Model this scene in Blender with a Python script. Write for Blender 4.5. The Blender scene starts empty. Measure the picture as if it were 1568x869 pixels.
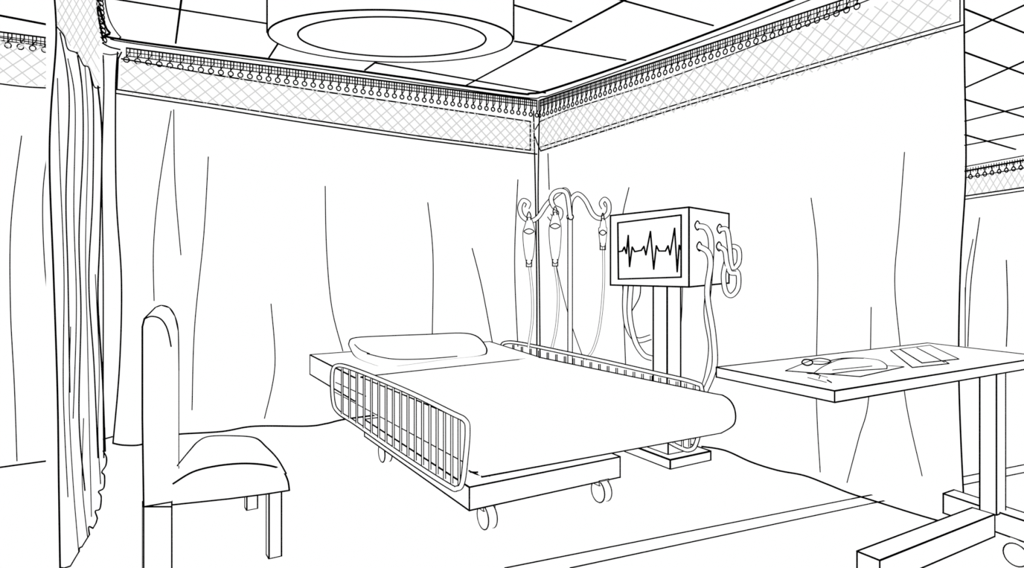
import bpy, math
from mathutils import Vector as V

# ---------------------------------------------------------------- survey frame
F=1063.0; CX=784.0; HY=375.0; EYE=1.3; LW=1.42
CR=V((.857,-.5146,0)); CF=V((.5146,.857,0))       # right / forward of the station point in room axes
def P(px,py,d):
    return CR*((px-CX)/F*d)+CF*d+V((0,0,EYE-(py-HY)*d/F))
def Fz(px,py,z): return P(px,py,(EYE-z)*F/(py-HY))
def Vx(px,py,X): return P(px,py,X/(.857*(px-CX)/F+.5146))
def Vy(px,py,Y): return P(px,py,Y/(-.5146*(px-CX)/F+.857))
def Wl(px,py,A,B,off=.04):
    dx,dy=B[0]-A[0],B[1]-A[1]; a=(px-CX)/F
    rx,ry=.857*a+.5146,-.5146*a+.857
    t=(A[0]*dy-A[1]*dx)/(rx*dy-ry*dx)
    p=P(px,py,t-off); p.z=max(p.z,.012); return p
def dist(p): return CF.x*p.x+CF.y*p.y

# ---------------------------------------------------------------- materials
def mk(name,col,emit):
    m=bpy.data.materials.new(name); m.use_nodes=True; nt=m.node_tree; nt.nodes.clear()
    o=nt.nodes.new('ShaderNodeOutputMaterial')
    if emit:
        s=nt.nodes.new('ShaderNodeEmission'); s.inputs[0].default_value=(*col,1); s.inputs[1].default_value=1
    else:
        s=nt.nodes.new('ShaderNodeBsdfDiffuse'); s.inputs[0].default_value=(*col,1)
    nt.links.new(s.outputs[0],o.inputs[0]); return m
PAPER=mk('paper_white_emit',(1,1,1),True); INK=mk('ink_black',(0,0,0),False)  # all but the black ink emit a flat tone in place of lighting
GREY=mk('mesh_grey',(.62,.62,.62),True); MID=mk('fine_ink',(.08,.08,.08),True)
MATS=[PAPER,INK,GREY,MID]

def cat(pts,n=8,closed=False):
    if len(pts)<3: return list(pts)
    out=[]; N=len(pts)
    for i in range(N if closed else N-1):
        if closed: a,b,c,d=pts[(i-1)%N],pts[i],pts[(i+1)%N],pts[(i+2)%N]
        else: a,b,c,d=pts[max(i-1,0)],pts[i],pts[i+1],pts[min(i+2,N-1)]
        for k in range(n):
            t=k/n
            out.append(.5*((2*b)+(c-a)*t+(2*a-5*b+4*c-d)*t*t+(3*b-a-3*c+d)*t**3))
    out.append(pts[0].copy() if closed else pts[-1].copy())
    return out

class Ob:
    def __init__(s,name): s.n=name; s.v=[]; s.f=[]; s.m=[]
    def face(s,idx,m=0): s.f.append(idx); s.m.append(m)
    def poly(s,pts,m=0):
        b=len(s.v); s.v+=[p.copy() for p in pts]; s.face(list(range(b,b+len(pts))),m)
    def tube(s,pts,w=1.8,m=1,r=None,k=6):
        # rod swept through pts, one short rod per span with overlapping ends
        for a,b in zip(pts[:-1],pts[1:]):
            t=b-a
            L=t.length
            if L<1e-6: continue
            t/=L; rr=r if r else w*(LW if m==1 else 1)*max(dist((a+b)/2),.5)/F/2
            u=t.cross(V((0,0,1)) if abs(t.z)<.9 else V((1,0,0))).normalized(); q=t.cross(u)
            a2=a-t*rr*.5; b2=b+t*rr*.5; base=len(s.v)
            for c in (a2,b2):
                for i in range(k):
                    an=2*math.pi*i/k; s.v.append(c+(u*math.cos(an)+q*math.sin(an))*rr)
            for i in range(k):
                j=(i+1)%k; s.face([base+i,base+j,base+k+j,base+k+i],m)
            s.face([base+i for i in range(k)][::-1],m); s.face([base+k+i for i in range(k)],m)
    def line(s,pts,w=1.8,m=1,n=8,closed=False): s.tube(cat(pts,n,closed),w,m)
    def pl(s,pts,w=1.8,m=1,closed=False):
        s.tube(list(pts)+([pts[0]] if closed else []),w,m)
    def loft(s,rings,m=0,closed=True,caps=True):
        b=len(s.v); n=len(rings[0])
        for r in rings: s.v+=[p.copy() for p in r]
        for i in range(len(rings)-1):
            for j in range(n if closed else n-1):
                k=(j+1)%n; s.face([b+i*n+j,b+i*n+k,b+(i+1)*n+k,b+(i+1)*n+j],m)
        if caps:
            s.face([b+j for j in range(n)][::-1],m); e=b+(len(rings)-1)*n; s.face([e+j for j in range(n)],m)
    def box(s,bot,top,w=1.8,ink=True,m=0):
        s.loft([bot,top],m)
        if ink and w>0:
            s.pl(bot,w,closed=True); s.pl(top,w,closed=True)
            for a,b in zip(bot,top): s.pl([a,b],w)
    def abox(s,x0,x1,y0,y1,z0,z1,w=1.8,m=0):
        c=[(x0,y0),(x1,y0),(x1,y1),(x0,y1)]
        s.box([V((a,b,z0)) for a,b in c],[V((a,b,z1)) for a,b in c],w,m=m)
    def blob(s,out,n,th,m=0,J=8):
        c=sum(out,V())/len(out); rs=[]
        for j in range(J+1):
            a=-math.pi/2+math.pi*j/J; cs=max(math.cos(a),.02)**.6
            rs.append([c+(p-c)*cs+n*th*math.sin(a) for p in out])
        s.loft(rs,m)
    def cable(s,pts,r,w=1.2,closed=False,n=8,m=0):
        c=cat(pts,n,closed); s.tube(c,m=m,r=r,k=8)
        A=[];B=[]
        for i,p in enumerate(c):
            t=(c[min(i+1,len(c)-1)]-c[max(i-1,0)])
            if closed and i in(0,len(c)-1): t=c[1]-c[-2]
            nv=t.cross((p-V((0,0,EYE))).normalized())
            nv=nv.normalized() if nv.length>1e-6 else CR
            A.append(p+nv*r); B.append(p-nv*r)
        s.tube(A,w); s.tube(B,w)
    def disc(s,c,ax,r,h,w=1.2,k=24,sq=1):
        u=ax.cross(V((0,0,1))).normalized(); q=V((0,0,1))
        R=[[c+ax*o+(u*math.cos(2*math.pi*i/k)+q*math.sin(2*math.pi*i/k))*r for i in range(k)] for o in(-h/2,h/2)]
        s.loft(R); s.pl(R[0],w,closed=True); s.pl(R[1],w,closed=True)
        for i in (k//4,3*k//4): s.pl([R[0][i],R[1][i]],w)
    def done(s):
        me=bpy.data.meshes.new(s.n); me.from_pydata([tuple(p) for p in s.v],[],s.f)
        for m in MATS: me.materials.append(m)
        me.polygons.foreach_set('material_index',s.m); me.update()
        o=bpy.data.objects.new(s.n,me); bpy.context.collection.objects.link(o); return o

# ---------------------------------------------------------------- room shell
X0,X1,Y0,Y1,ZC=-5.,11.,-3.,10.,2.64
fl=Ob('floor'); fl.abox(X0,X1,Y0,Y1,-.1,0,0)
fl.pl([Fz(773,869,.001),Fz(1305,763,.001),Fz(1568,711,.001)],1.5)
fl.pl([Fz(873,869,.001),Fz(1335,770,.001),Fz(1568,723,.001)],1.5)
fl.done()
ce=Ob('ceiling'); ce.abox(X0,X1,Y0,Y1,ZC,ZC+.1,0)
CL=[((279,-10),(269,66)),((160,-4),(415,37)),((425,68),(412,88)),((578,93),(559,107)),((975,-10),(713,131)),
    ((575,96),(835,142)),((788,63),(958,92)),((930,-6),(1092,39)),((788,8),(875,33)),
    ((1478,80),(1568,113)),((1478,134),(1568,94)),((1478,152),(1568,179)),((1478,185),(1568,163)),
    ((1478,206),(1568,232)),((1478,222),(1568,205)),((1478,244),(1568,238)),((1478,14),(1568,50)),((1478,50),(1568,8))]
for a,b in CL: ce.pl([Fz(a[0],a[1],ZC-.003),Fz(b[0],b[1],ZC-.003)],2.1)
ce.done()
for n,b in (('wall_left',(X0-.1,X0,Y0,Y1)),('wall_right',(X1,X1+.1,Y0,Y1)),('wall_back',(X0,X1,Y1,Y1+.1)),('wall_front',(X0,X1,Y0-.1,Y0))):
    w=Ob(n); w.abox(*b,0,ZC,0); w.done()

# ---------------------------------------------------------------- curtains
def sheet(o,A,B,z0,z1,amp=.02,wl=.28,per=10):
    A=V((*A,0));B=V((*B,0)); d=B-A; L=d.length; d/=L; nn=V((-d.y,d.x,0)); N=max(8,int(L/wl*per)); rs=[[],[],[],[]]
    for i in range(N+1):
        t=i/N*L; q=A+d*t+nn*(amp*math.sin(2*math.pi*t/wl))
        for r,(z,o2) in zip(rs,((z0,0),(z0,.006),(z1,.006),(z1,0))): r.append(q+nn*o2+V((0,0,z)))
    o.loft(rs+[rs[0]],closed=False,caps=False)
LA,LB=(-.62,5.03),(3.29,5.03)      # left run of rail
RA,RB=(3.29,5.03),(3.42,1.67)      # right run of rail
def lerp(a,b,t): return a+(b-a)*t
def onrun(A,B,s,z,off=.04):
    p=V((lerp(A[0],B[0],s),lerp(A[1],B[1],s),0)); k=1-off/p.length
    q=p*k; q.z=EYE+(z-EYE)*k; return q
def lattice(o,A,B,s0,s1,zt,zb,step=.082):
    L=math.hypot(B[0]-A[0],B[1]-A[1])
    for sg in(1,-1):
        k=-80
        while k<120:
            c=2.3+k*step*1.0; k+=1; seg=[]
            n=300
            for i in range(n+1):
                s=lerp(s0,s1,i/n); x=s*L; z=(c+sg*.9*x) if sg==-1 else (c+.9*x-3.4)
                if zb(s)<z<zt(s): seg.append(onrun(A,B,s,z,.045))
                elif seg:
                    if len(seg)>1: o.tube([seg[0],seg[-1]],1.6,2)
                    seg=[]
            if len(seg)>1: o.tube([seg[0],seg[-1]],1.6,2)
def rings(o,A,B,s0,s1,n,zr,zt=lambda s:2.548):
    L=math.hypot(B[0]-A[0],B[1]-A[1])
    for i in range(n+1):
        s=lerp(s0,s1,i/n); z=zr(s); w=1.3; T=zt(s)
        o.tube([onrun(A,B,s,T),onrun(A,B,s,z+.018)],w)
        r=.0165; ds=r/L
        o.tube([onrun(A,B,s+ds*math.cos(a),z+r*math.sin(a)) for a in [2*math.pi*k/9+1.57 for k in range(10)]],w)
        ds2=.018/L
        o.tube([onrun(A,B,s+ds2,T),onrun(A,B,s+ds2,z+.05),onrun(A,B,s,z+.02)],1.0)
    for dz,w in ((0,1.8),(-.025,1.0),(-.05,1.2)):
        o.tube([onrun(A,B,lerp(s0,s1,t/20),zt(lerp(s0,s1,t/20))+dz) for t in range(21)],w)
    m=n*3
    for i in range(m+1):
        s=lerp(s0,s1,i/m); o.tube([onrun(A,B,s,zt(s)),onrun(A,B,s,zt(s)-.05)],.8)

# left big curtain
sL=lambda x:(x-LA[0])/(LB[0]-LA[0])
zbL=lambda s:lerp(2.267,2.10,max(0,(s-sL(.12))/(1-sL(.12))))
ztL=lambda s:lerp(2.47,2.36,max(0,(s-sL(.12))/(1-sL(.12))))
zrL=lambda s:lerp(2.475,2.42,max(0,(s-sL(.12))/(1-sL(.12))))
l=lambda *q:[Wl(a,b,LA,LB) for a,b in q]
c=Ob('privacy_curtain')
sheet(c,(.10,5.03),(3.27,5.03),.02,2.5)
lattice(c,LA,LB,sL(.14),sL(3.24),ztL,zbL)
c.pl(l((186,80),(181,90),(179,137),(330,160),(480,184),(640,208),(812,230),(812,186),(640,161),(480,138),(330,115),(186,90)),1.6)
c.line(l((178,143),(330,166),(480,190),(640,213),(822,236)),1.6)
c.line(l((180,80),(177,140),(178,300),(186,430),(183,560),(173,678)),1.7)
c.line(l((158,672),(172,668)),1.6)
c.line(l((173,678),(190,681),(216,680),(240,668),(275,664),(340,660),(390,652),(470,654),(500,648),(530,641),(600,632)),1.8)
for q in [((262,170),(243,290),(235,380),(236,460)),((266,168),(268,280),(277,390)),((319,240),(312,360),(298,500),(294,627)),
          ((498,285),(500,380),(508,470),(525,537)),((415,465),(421,560),(405,640)),((655,310),(663,390),(662,510)),
          ((723,380),(738,440),(755,530)),((793,275),(788,400),(793,530))]:
    c.line(l(*q),1.1)
c.line(l((817,170),(820,300),(822,440),(822,545)),1.5)
c.done()
# left far part of the run
c=Ob('privacy_curtain')
sheet(c,(-.62,5.03),(-.02,5.03),.02,2.5)
lattice(c,LA,LB,0,sL(-.0),lambda s:2.5,lambda s:2.255)
c.line(l((-10,127),(40,133),(84,135)),1.6); c.line(l((-10,56),(84,70)),1.2)
c.line(l((-10,720),(50,708),(100,702)),1.8)
c.line(l((33,208),(17,340),(16,470),(22,590),(26,705)),1.1); c.line(l((78,205),(66,290),(68,400),(80,520),(88,570)),1.1)
c.done()
# right curtain
zbR=lambda s:lerp(2.11,2.29,s)
r=lambda *q:[Wl(a,b,RA,RB) for a,b in q]
c=Ob('privacy_curtain')
sheet(c,(3.30,5.0),RB,.02,2.54)
lattice(c,RA,RB,.01,.985,lambda s:lerp(2.385,2.54,s),zbR)
c.line(r((828,231),(1000,177),(1150,132),(1300,88),(1476,38)),1.6)
c.line(r((828,225),(1000,171),(1150,126),(1300,82),(1470,33)),1.4)
c.line(r((828,231),(827,186),(1000,128),(1150,72),(1300,12),(1350,-8)),1.3,n=3)
c.line(r((1470,-10),(1470,33)),1.4)
c.line(r((1476,-20),(1477,100),(1479,260),(1471,400),(1468,530),(1470,640),(1477,790)),1.8)
c.line(r((1075,683),(1110,689),(1150,711),(1190,721),(1230,727),(1265,740),(1300,762),(1340,772),(1400,786),(1450,800),(1477,806)),1.8)
c.line(r((826,170),(824,300),(826,440),(827,548)),1.5)
for q in [((839,235),(841,290)),((963,287),(951,350),(954,450),(958,560)),((1242,303),(1252,400),(1250,600),(1256,722)),
          ((1385,233),(1377,340),(1370,430),(1378,525),(1388,620),(1412,728)),((1334,470),(1330,610),(1315,670),(1297,738))]:
    c.line(r(*q),1.1)
c.done()
# far curtain in the next bay
GA,GB=(8.07,5.2),(8.07,1.0)
c=Ob('privacy_curtain')
sheet(c,(8.1,3.95),(8.1,1.6),.02,2.12)
g=lambda *q:[Wl(a,b,GA,GB,.1) for a,b in q]
c.line(g((1478,262),(1580,243)),2); c.line(g((1478,255),(1580,236)),1.2)
c.line(g((1478,272),(1580,255)),1.2)
c.line(g((1478,300),(1580,285)),1.6); c.line(g((1478,305),(1580,290)),1.4)
x=1486
while x<1575:
    y=262-(x-1478)*.18
    c.pl(g((x,y),(x,y+7)),1.2); c.line(g((x,y+6),(x+3,y+10),(x,y+13),(x-3,y+10)),1.2,closed=True,n=3); x+=11
for x in range(1478,1580,4): c.pl(g((x,258-(x-1478)*.18),(x,265-(x-1478)*.18)),.8)
for x in range(1480,1580,11):
    for a,b in ((x,x+16),(x+16,x)): c.pl(g((a,273-(x-1478)*.17),(b,300-(x-1478)*.17)),1.1,2)
c.line(g((1500,333),(1488,420),(1484,480),(1482,530)),1.1); c.line(g((1478,440),(1478,530)),1.0)
c.line(g((1541,398),(1543,470),(1541,530)),1.1)
c.line(g((1490,366),(1480,420),(1478,470)),1.0)
c.done()
# gathered curtain coming towards the viewer along the side run
GD=[(60,2.45),(92,2.76),(108,2.79),(122,2.93),(136,3.08),(147,3.22),(153,3.38),(160,3.62),(164,4.05),(175,4.3)]
def gd(px):
    for (a,u),(b2,v) in zip(GD[:-1],GD[1:]):
        if px<=b2: return lerp(u,v,(px-a)/(b2-a))
    return GD[-1][1]
def G(*q):
    o=[]
    for a,b2 in q:
        p=P(a,b2,gd(a)); p.z=max(p.z,.012); o.append(p)
    return o
def GL(*q):   # smooth in elevation, then stand it on the curtain path
    return G(*[(v.x,v.y) for v in cat([V((a,b2,0)) for a,b2 in q],10)])
c=Ob('gathered_curtain')
rs=[[],[]]
for i in range(161):
    px=98+i/160*64; p=P(px,HY,gd(px)+.03); q=V((p.x-.04-.012*(1+math.sin(i*.4)),p.y,0))
    rs[0].append(q+V((0,0,.03))); rs[1].append(q+V((0,0,2.55)))
c.loft(rs,closed=False,caps=False)
c.pl(GL((83,-10),(86,60),(78,170),(76,260),(82,420),(88,600),(90,740),(92,868)),2)
for q,w in [(((92,50),(103,110),(106,170),(101,300),(104,420),(107,600)),1.5),(((88,120),(92,260),(98,420),(97,600),(104,760)),1.1),
          (((118,80),(126,140),(127,230),(121,360),(124,480),(121,640),(130,750)),1.5),
          (((104,90),(115,160),(113,320),(117,470),(112,640)),1.1),
          (((138,110),(143,160),(142,300),(136,430),(144,560),(150,700)),1.5),
          (((150,132),(156,210),(153,360),(150,460),(157,580),(161,690)),1.7),
          (((130,100),(135,200),(131,380),(134,520),(137,660),(140,790)),1.0),
          (((108,500),(106,620),(112,740),(121,850)),1.0),(((146,420),(152,560),(150,660),(154,740)),1.0),
          (((158,85),(159,140),(156,260),(158,420),(158,600),(159,700)),1.5),
          (((128,640),(126,740),(135,830)),1.0)]:
    c.pl(GL(*q),w)
c.pl(GL((92,868),(104,869),(116,864),(121,852),(122,838),(132,836),(137,822),(136,806),(145,808),(149,794),(146,782),(153,778),(155,760),(151,752),(159,746),(160,728),(156,722),(162,712),(163,700),(158,690)),1.5)
c.pl(GL((86,40),(98,55),(104,75),(118,82),(128,100),(136,104),(144,132),(153,134)),1.4)
def low(x): return lerp(40,134,(x-86)/68)
for x0 in range(20,160,11):
    for sg in (1,-1):
        seg=[]
        for k in range(80):
            y=-10+k*2; x=x0+sg*(y+10)*.55+(0 if sg>0 else 40)
            if 88<x<153 and y<low(x): seg.append(P(x,y,gd(x)))
        if len(seg)>1: c.pl(seg,1.3,2)
c.done()

# ---------------------------------------------------------------- curtain track
t=Ob('curtain_track')
za=2.605
pts=[(146,-40),(150,0),(157,28),(168,50),(195,62),(500,102),(780,141),(812,143),(840,138),(950,101),(1100,45),(1215,0),(1330,-45)]
t.tube(cat([Fz(a,b,za) for a,b in pts],5),2.4)
pts2=[(160,-20),(162,10),(170,36),(185,57),(200,66),(500,107),(790,148),(830,148),(850,143),(950,108),(1100,54),(1240,0),(1330,-35)]
t.tube(cat([Fz(a,b,2.575) for a,b in pts2],5),1.3)
rings(t,LA,LB,sL(.17),sL(3.27),50,zrL)
rings(t,LA,LB,0,sL(-.02),10,lambda s:2.475)
t.tube(l((-10,22),(84,40)),2.4)
rings(t,RA,RB,.005,.85,50,lambda s:2.415+.15*s,lambda s:2.548+.062*s)
for y in range(-6,62,7):
    x=152+.08*y if y<30 else 154+(y-30)*.12
    t.line([P(x+a,y+b,3.3) for a,b in((0,0),(5,2),(6,7),(1,8))],1.3,n=3)
    t.pl([P(x-3,y,3.3),P(x+5,y+9,3.3)],1.2)
t.line([P(a,b,3.3) for a,b in((148,-5),(150,20),(154,42),(158,62))],2.2)
t.line(l((157,66),(168,72),(184,76)),1.6); t.line(l((158,82),(170,84),(182,82)),1.2)
t.done()

# ---------------------------------------------------------------- ceiling lamp
la=Ob('round_ceiling_lamp')
def ell(d,lat_c,rl,rd,z,k=96): return [CF*(d+rd*math.sin(2*math.pi*i/k))+CR*(lat_c+rl*math.cos(2*math.pi*i/k))+V((0,0,z)) for i in range(k)]
e0=ell(3.206,-.553,.557,.40,2.25); e1=ell(3.206,-.553,.557,.40,ZC-.002)
la.loft([e0,e1]); la.pl(e0,2,closed=True)
la.pl(ell(3.19,-.547,.427,.305,2.248),2,closed=True)
ang=[(CR.dot(p)/CF.dot(p)) for p in e0]
for i,o in((ang.index(min(ang)),-.003),(ang.index(max(ang)),.003)): la.pl([e0[i]+CR*o,e1[i]+CR*o],2.2)
la.done()

# ---------------------------------------------------------------- bed
b=Ob('hospital_bed')
b.abox(1.44,2.31,2.77,4.18,.11,.214,1.7)
b.abox(1.52,2.2,2.95,4.1,.214,.40,0)
# mattress (head part)
bz=[V((1.30,3.95,.39)),V((2.75,4.2,.37)),V((2.75,4.93,.39)),V((1.30,4.93,.39))]
tz=[V((1.30,3.95,.526)),V((2.75,4.2,.49)),V((2.75,4.93,.515)),V((1.30,4.93,.526))]
b.loft([bz,tz])
for q in([bz[0],bz[3]],[bz[3],tz[3]],[tz[3],tz[0]],[tz[3],tz[2]],[tz[2],tz[1]]): b.pl(q,1.6)
# blanket
XL,XR=1.285,2.77
Lp=[Vx(*q,XL) for q in((553,577),(620,606),(690,634),(722,652),(742,682),(746,710),(738,729))]
Rp=[Vx(*q,XR) for q in((825,547),(950,573),(1080,600),(1110,607),(1124,624),(1124,648),(1104,662))]
Lp=cat(Lp,6);Rp=cat(Rp,6)
Lp.append(V((XL+.02,3.9,.37)));Rp.append(V((XR,4.2,.36)))
b.loft([[p.lerp(q,k/8) for p,q in zip(Lp,Rp)] for k in range(9)])
b.pl([Lp[0],Rp[0]],1.8); b.tube(Rp[:-1],2.1); b.pl([Lp[-2],Rp[-2]],2.1)
b.pl([Lp[0],Lp[12]],1.4)
b.line([P(a,y,2.72) for a,y in((736,676),(744,686),(747,702),(742,716),(732,722),(720,722))],1.8)
b.line([P(a,y,2.72) for a,y in((718,720),(732,726),(750,728))],1.6)
# side rails
def rail(X,corn,bars,rr,w):
    pts=[Vx(a,y,X) for a,y in corn]
    b.cable(pts,rr,w,closed=True,n=6)
    for x,y0,y1 in bars: b.cable([Vx(x,y0,X),Vx(x,y1,X)],rr*.45,w*.8)
XB=1.25
cn=[(509,570),(518,559),(545,566),(620,597),(690,631),(712,643),(716,660),(713,700),(708,738),(700,747),(685,742),(620,700),(545,648),(518,630),(510,612)]
bars=[]
N=17
for i in range(N):
    x=524+i*(703-524)/(N-1)
    if x<545: yt=561+(x-524)*.25
    else: yt=566+(x-545)*.445
    yb=634+(x-524)*.625
    bars.append((x,yt+3,yb))
rail(XB,cn,bars,.0085,1.8)
b.pl([Vx(514,585,XB+.02),Vx(560,606,XB+.02)],1.0)
b.pl([Vx(513,600,XB+.02),Vx(712,708,XB+.02)],1.0)
XE=2.81
cn=[(768,530),(775,524),(800,526),(900,547),(1000,570),(1062,585),(1075,597),(1074,640),(1066,678),(1056,688),(1040,684),(1000,664),(900,620),(790,575),(772,560),(768,545)]
bars=[]
for i in range(22):
    x=786+i*(1063-786)/21
    yt=524+(x-786)*.224; bars.append((x,yt+4,yt+30+(x-786)*.2))
for x in(1032,1045,1056): bars.append((x,600,683))
rail(XE,cn,bars,.009,1.8)
# castors
for (x,y) in((746,808),(921,767),(590,706)):
    p=Fz(x,y,0); b.disc(p+V((0,0,.055)),V((1,0,0)),.054,.045,1.4)
    b.abox(p.x-.03,p.x+.03,p.y-.02,p.y+.02,.09,.115,1)
p=V((2.2,4.05,.055)); b.disc(p,V((1,0,0)),.054,.045,1.5)
b.done()
# pillow
pw=Ob('bed_pillow')
po=[(535,524),(545,517),(600,514),(655,512),(705,510),(728,514),(741,526),(745,538),(735,543),(680,549),(630,556),(590,560),(565,554),(545,545),(537,533)]
out=cat([P(x,y,4.72-(y-510)/50*.26) for x,y in po],5,True)[:-1]
pw.blob(out,CF,.15); pw.pl(out,2,closed=True)
pw.line([P(x,y,4.30) for x,y in((562,541),(600,549),(650,549),(700,545))],1.1)
pw.line([P(x,y,4.30) for x,y in((543,527),(552,535),(566,541))],1.0)
pw.done()

# ---------------------------------------------------------------- chair
ch=Ob('side_chair')
YN=2.98
near=[Vy(*q,YN) for q in((220,775),(218,640),(218,500),(221,488),(232,484),(246,488),(256,503),(262,530),(263,600),(263,775))]
far=[p+V((.07,.5,0)) for p in near]
ch.loft([near,far])
ch.tube(near[:4],2); ch.line(near[3:8],1.6,n=6)
ch.line([far[3],far[4],far[5],far[6],far[7],far[8]],2,n=6)
ch.pl([near[3],far[3]],2)
ch.pl([far[8],far[9]],1.8); ch.pl([near[0],near[9]],1.8)
# rear legs
for o in(V((0,0,0)),V((.03,.40,0))):
    a=near[0]+o; d2=near[9]+o
    if o.x: d2=d2-V((.03,0,0))
    c4=[V((a.x,a.y,0)),V((d2.x,d2.y,0)),V((d2.x,d2.y+.06,0)),V((a.x,a.y+.06,0))]
    ch.box(c4,[V((p.x,p.y,a.z)) for p in c4],1.7 if o.x==0 else 0)
# seat
nf=[Vy(*q,2.86) for q in((265,772),(265,740),(295,722),(330,713),(370,709),(405,711),(430,718),(440,733),(443,750),(405,756),(350,763))]
fz=[.3,.31,.33,.35,.36,.36,.35,.34,.33,.3,.3]
fx=[.28,.29,.36,.42,.48,.54,.58,.61,.62,.6,.5]
ff=[V((x,3.36,z)) for x,z in zip(fx,fz)]
mid=[p.lerp(q,.5) for p,q in zip(nf,ff)]
ch.loft([nf,mid,ff])
ch.line(nf[1:9],2,n=6); ch.pl([nf[0],nf[10],nf[9],nf[8]],1.8)
rim=[P(x,y,dd) for x,y,dd in((272,712,2.95),(290,690,3.05),(303,676,3.15),(320,668,3.2),(355,667,3.2),(390,670,3.15),(408,684,3.0),(425,702,2.85),(438,724,2.72))]
ch.line(rim,1.8)
for a,bb in zip(cat(rim,4)[:-1],cat(rim,4)[1:]): ch.poly([a,bb,Vy(350,722,2.95)],0)
def leg(px,py,w,h,top,lw):
    p=Fz(px,py,0); c4=[V((p.x,p.y,0)),V((p.x+w,p.y,0)),V((p.x+w,p.y+h,0)),V((p.x,p.y+h,0))]
    ch.box(c4,[q+V((0,0,top)) for q in c4],lw)
leg(412,855,.05,.05,.31,1.8); leg(378,781,.05,.05,.30,1.6)
ch.done()

# ---------------------------------------------------------------- patient monitor on stand
mo=Ob('patient_monitor_stand')
nb,nt=P(1055,439,4.0),P(1055,317,4.0); lb,lt=P(935,436,4.4),P(935,330,4.4); rb,rt=P(1116,433,4.15),P(1116,327,4.15)
kb,kt=lb+rb-nb,lt+rt-nt
mo.box([nb,rb,kb,lb],[nt,rt,kt,lt],2)
def S(x,y,o=.012):
    k=(x-935)/120; inv=lerp(1/4.4,1/4.0,k); return P(x,y,1/inv-o)
mo.pl([S(*q) for q in((946,341),(1043,329),(1043,424),(947,427))],1.9,closed=True)
mo.pl([S(*q) for q in((948,385),(953,384),(956,378),(959,388),(962,360),(964,408),(968,378),(972,385),(982,383),(986,377),(989,390),(996,354),(1001,412),(1005,376),(1009,384),(1019,384),(1023,376),(1026,390),(1033,349),(1037,416),(1040,375),(1043,384))],1.8)
mo.box([V((x,y,.13)) for x,y in((2.95,3.1),(3.06,3.1),(3.06,3.22),(2.95,3.22))],[V((x,y,1.07)) for x,y in((2.95,3.1),(3.06,3.1),(3.06,3.22),(2.95,3.22))],2)
mo.abox(3.06,3.09,3.14,3.2,.13,1.07,1.4)
mo.abox(2.86,3.19,2.98,3.38,0.0,.055,2)
mo.abox(2.92,3.10,3.06,3.28,.055,.13,1.8)
def SR(x,y,o=.012):
    k=(x-1055)/61; return P(x,y,1/lerp(1/4.0,1/4.15,k)-o)
for x,y in((1068,345),(1102,350),(1071,377),(1101,377)):
    mo.blob(cat([SR(x+a*4,y+bb*7,.02) for a,bb in((0,-1),(1,0),(0,1),(-1,0))],4,True)[:-1],CF,.01)
    mo.line([SR(x+a*4,y+bb*7,.03) for a,bb in((0,-1),(1,0),(0,1),(-1,0))],1.4,closed=True,n=5)
R=.0135
mo.cable([P(x,y,dd) for x,y,dd in((1070,346,3.95),(1082,350,3.92),(1089,372,3.92),(1086,430,3.95),(1082,480,4.0),(1089,530,4.05),(1083,575,4.08),(1074,600,4.08))],R,1.6)
mo.cable([P(x,y,dd) for x,y,dd in((1072,378,3.95),(1084,386,3.9),(1088,405,3.9),(1083,450,3.93),(1092,510,4.0),(1094,560,4.02),(1080,598,4.04))],R,1.6)
mo.cable([P(x,y,dd) for x,y,dd in((1103,351,3.97),(1113,352,3.97),(1117,375,3.97),(1121,408,4.0),(1131,402,4.05),(1131,382,4.05),(1120,378,4.03),(1114,395,4.0),(1108,420,3.98),(1111,445,3.98),(1120,452,4.0),(1130,440,4.02),(1130,418,4.04),(1121,412,4.04))],R*.85,1.6)
mo.cable([P(x,y,dd) for x,y,dd in((1102,378,3.98),(1110,384,3.97),(1113,402,3.97),(1118,416,4.0),(1126,418,4.02))],R*.85,1.6)
mo.cable([P(x,y,4.35) for x,y in((958,438),(957,470),(961,500),(975,520),(996,516))],R,1.6)
mo.cable([P(x,y,4.32) for x,y in((966,438),(964,480),(972,520),(985,542),(998,548))],R,1.6)
mo.line([P(x,y,4.36) for x,y in((981,438),(979,455),(968,475))],1.2)
mo.cable([P(x,y,4.25) for x,y in((1042,440),(1040,490),(1034,530))],R*.8,1.5)
mo.done()

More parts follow.
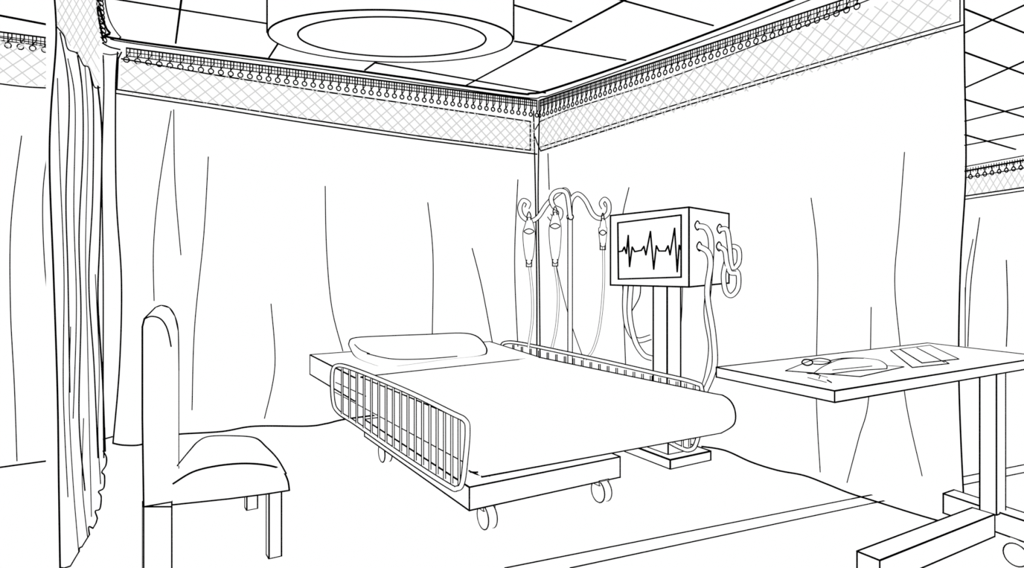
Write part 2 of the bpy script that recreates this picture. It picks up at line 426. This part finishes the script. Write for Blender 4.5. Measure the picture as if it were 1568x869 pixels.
# ---------------------------------------------------------------- iv drip stand
iv=Ob('iv_drip_stand'); D=5.1
I=lambda *q:[P(a,y,D) for a,y in q]
iv.cable(I((873,332),(873,450),(873,560),(873,640)),.015,1.6)
iv.disc(P(873,332,D),V((.3,.9,0)).normalized(),.02,.03,1.4)
iv.cable(I((873,332),(872,305),(866,291),(855,296),(838,312),(824,332),(812,338),(800,331),(796,318),(801,307),(809,311),(807,318)),.014,1.6)
iv.cable([P(a,y,D-.05) for a,y in((873,330),(869,300),(862,292),(850,294),(844,304),(848,316),(858,322),(857,333),(848,337),(841,330))],.014,1.6)
iv.cable(I((873,332),(874,308),(884,297),(896,306),(908,328),(920,334),(931,326),(932,312),(926,305),(921,311),(924,318)),.014,1.6)
for cxx,top,ht,hw,dd in((810,334,68,9,D-.03),(850,326,75,9,D-.08),(923,336,40,6,D-.03)):
    o=[(cxx-2,top),(cxx+3,top),(cxx+hw*.8,top+12),(cxx+hw,top+ht*.35),(cxx+hw*.8,top+ht*.75),(cxx+3,top+ht),(cxx-3,top+ht),(cxx-hw*.8,top+ht*.72),(cxx-hw,top+ht*.35),(cxx-hw*.7,top+12)]
    out=cat([P(a,y,dd) for a,y in o],4,True)[:-1]
    iv.blob(out,CF,.025); iv.pl(out,1.3,closed=True)
    iv.line([P(cxx+a*hw*.85,top+20+q*4,dd-.03) for a,q in((-1,0),(0,-1),(1,0),(0,1))],1.2,closed=True,n=5)
    iv.line([P(cxx+a*hw*.35,top-2+q*8,dd-.01) for a,q in((-1,0),(0,-1),(1,0),(0,1))],1.2,closed=True,n=5)
    y2=top+ht
    iv.pl([P(cxx-4,y2-4,dd-.01),P(cxx+4,y2-4,dd-.01),P(cxx+4,y2+6,dd-.01),P(cxx-4,y2+6,dd-.01)],1.2,closed=True)
for q in [((811,408),(815,450),(815,490),(809,532)),((850,407),(855,450),(852,500),(844,537)),((924,376),(924,440),(918,500),(908,535),(896,550))]:
    iv.cable(I(*q),.007,.8)
iv.line(I((852,407),(862,450),(876,500),(894,550)),.9)
pb=P(873,640,D)
for k in range(5):
    an=2*math.pi*k/5+.3; e=V((pb.x+.13*math.cos(an),pb.y+.13*math.sin(an),.05))
    iv.tube([V((pb.x,pb.y,.09)),e],r=.012,m=1); iv.disc(e-V((0,0,.022)),V((math.sin(an),-math.cos(an),0)),.024,.015,1)
iv.done()

# ---------------------------------------------------------------- overbed table
tb=Ob('overbed_table'); TZ=.84
cs=[(1278,598),(1601,546),(1420,525),(1097,562)]
tp=[Fz(a,y,TZ) for a,y in cs]; bt=[p-V((0,0,.036)) for p in tp]
tb.box(bt,tp,1.7)
a=V((3.18,1.423,0)); c4=[V((a.x,a.y,.19)),V((a.x+.075,a.y,.19)),V((a.x+.075,a.y+.063,.19)),V((a.x,a.y+.063,.19))]
tb.box(c4,[V((p.x,p.y,TZ-.036)) for p in c4],1.7)
tb.abox(2.37,3.18,1.43,1.515,.10,.19,1.9)
c4=[V((3.17,1.12,.11)),V((3.26,1.12,.11)),V((3.325,1.66,.11)),V((3.235,1.66,.11))]
tb.box(c4,[p+V((0,0,.085)) for p in c4],1.9)
for x,y in((3.215,1.36),(3.27,1.6),(2.42,1.47),(3.2,1.16)):
    tb.disc(V((x,y,.047)),V((1,0,0)),.045,.04,1.4); tb.abox(x-.02,x+.02,y-.02,y+.02,.08,.11,0)
tb.done()
T=lambda z,*q:[Fz(a,y,TZ+z) for a,y in q]
def sheetp(o,z,*q):
    lo=T(z,*q); hi=[p+V((0,0,.002)) for p in lo]; o.loft([lo,hi]); o.pl(hi,1.2,closed=True)
pp=Ob('clipboard_with_paper')
sheetp(pp,.001,(1203,568),(1240,553),(1384,562),(1317,577))
hi=cat(T(.006,(1246,571),(1262,560),(1288,550),(1322,548)),6)+cat(T(.006,(1322,548),(1345,551),(1357,558),(1358,564)),6)[1:]+T(.006,(1310,567),(1272,572))
pp.poly(hi); pp.pl(hi,1.1,closed=True)
pp.pl(T(.008,(1275,566),(1335,560)),.9)
pp.line(T(.010,(1228,555),(1232,550),(1242,551),(1244,556),(1236,559)),1.5,closed=True)
pp.line(T(.010,(1240,551),(1256,548),(1272,552),(1262,557),(1246,557)),1.2)
pp.line(T(.010,(1270,552),(1292,548),(1322,548)),1.1)
pp.done()
pn=Ob('ballpoint_pen'); pn.cable(T(.01,(1238,574),(1266,581)),.008,1.1,m=0); pn.pl(T(.01,(1266,581),(1273,585)),1.4); pn.pl(T(.018,(1236,571),(1254,573)),1.2); pn.pl(T(.018,(1256,574),(1254,579)),1); pn.done()
p2=Ob('paper_sheets')
sheetp(p2,.001,(1364,537),(1410,532),(1453,557),(1397,563))
sheetp(p2,.006,(1378,535),(1424,529),(1468,550),(1412,556))
p2.pl(T(.010,(1404,532),(1446,554)),1.0)
p2.done()

# ---------------------------------------------------------------- world, light, camera
w=bpy.data.worlds.new('World'); bpy.context.scene.world=w; w.use_nodes=True
w.node_tree.nodes['Background'].inputs[0].default_value=(1,1,1,1)
ld=bpy.data.lights.new('lamp_light','POINT'); ld.energy=30; lo=bpy.data.objects.new('lamp_light',ld); lo.location=(1.15,3.0,2.1); bpy.context.collection.objects.link(lo)
cd=bpy.data.cameras.new('Camera'); cam=bpy.data.objects.new('Camera',cd); bpy.context.collection.objects.link(cam)
cd.sensor_fit='HORIZONTAL'; cd.sensor_width=36; cd.lens=36*F/1568; cd.shift_y=-(434.5-HY)/1568
cam.location=(0,0,EYE); cam.rotation_euler=(math.pi/2,0,-math.atan2(.5146,.857)); cd.clip_start=.05
bpy.context.scene.camera=cam
bpy.context.scene.view_settings.view_transform='Standard'
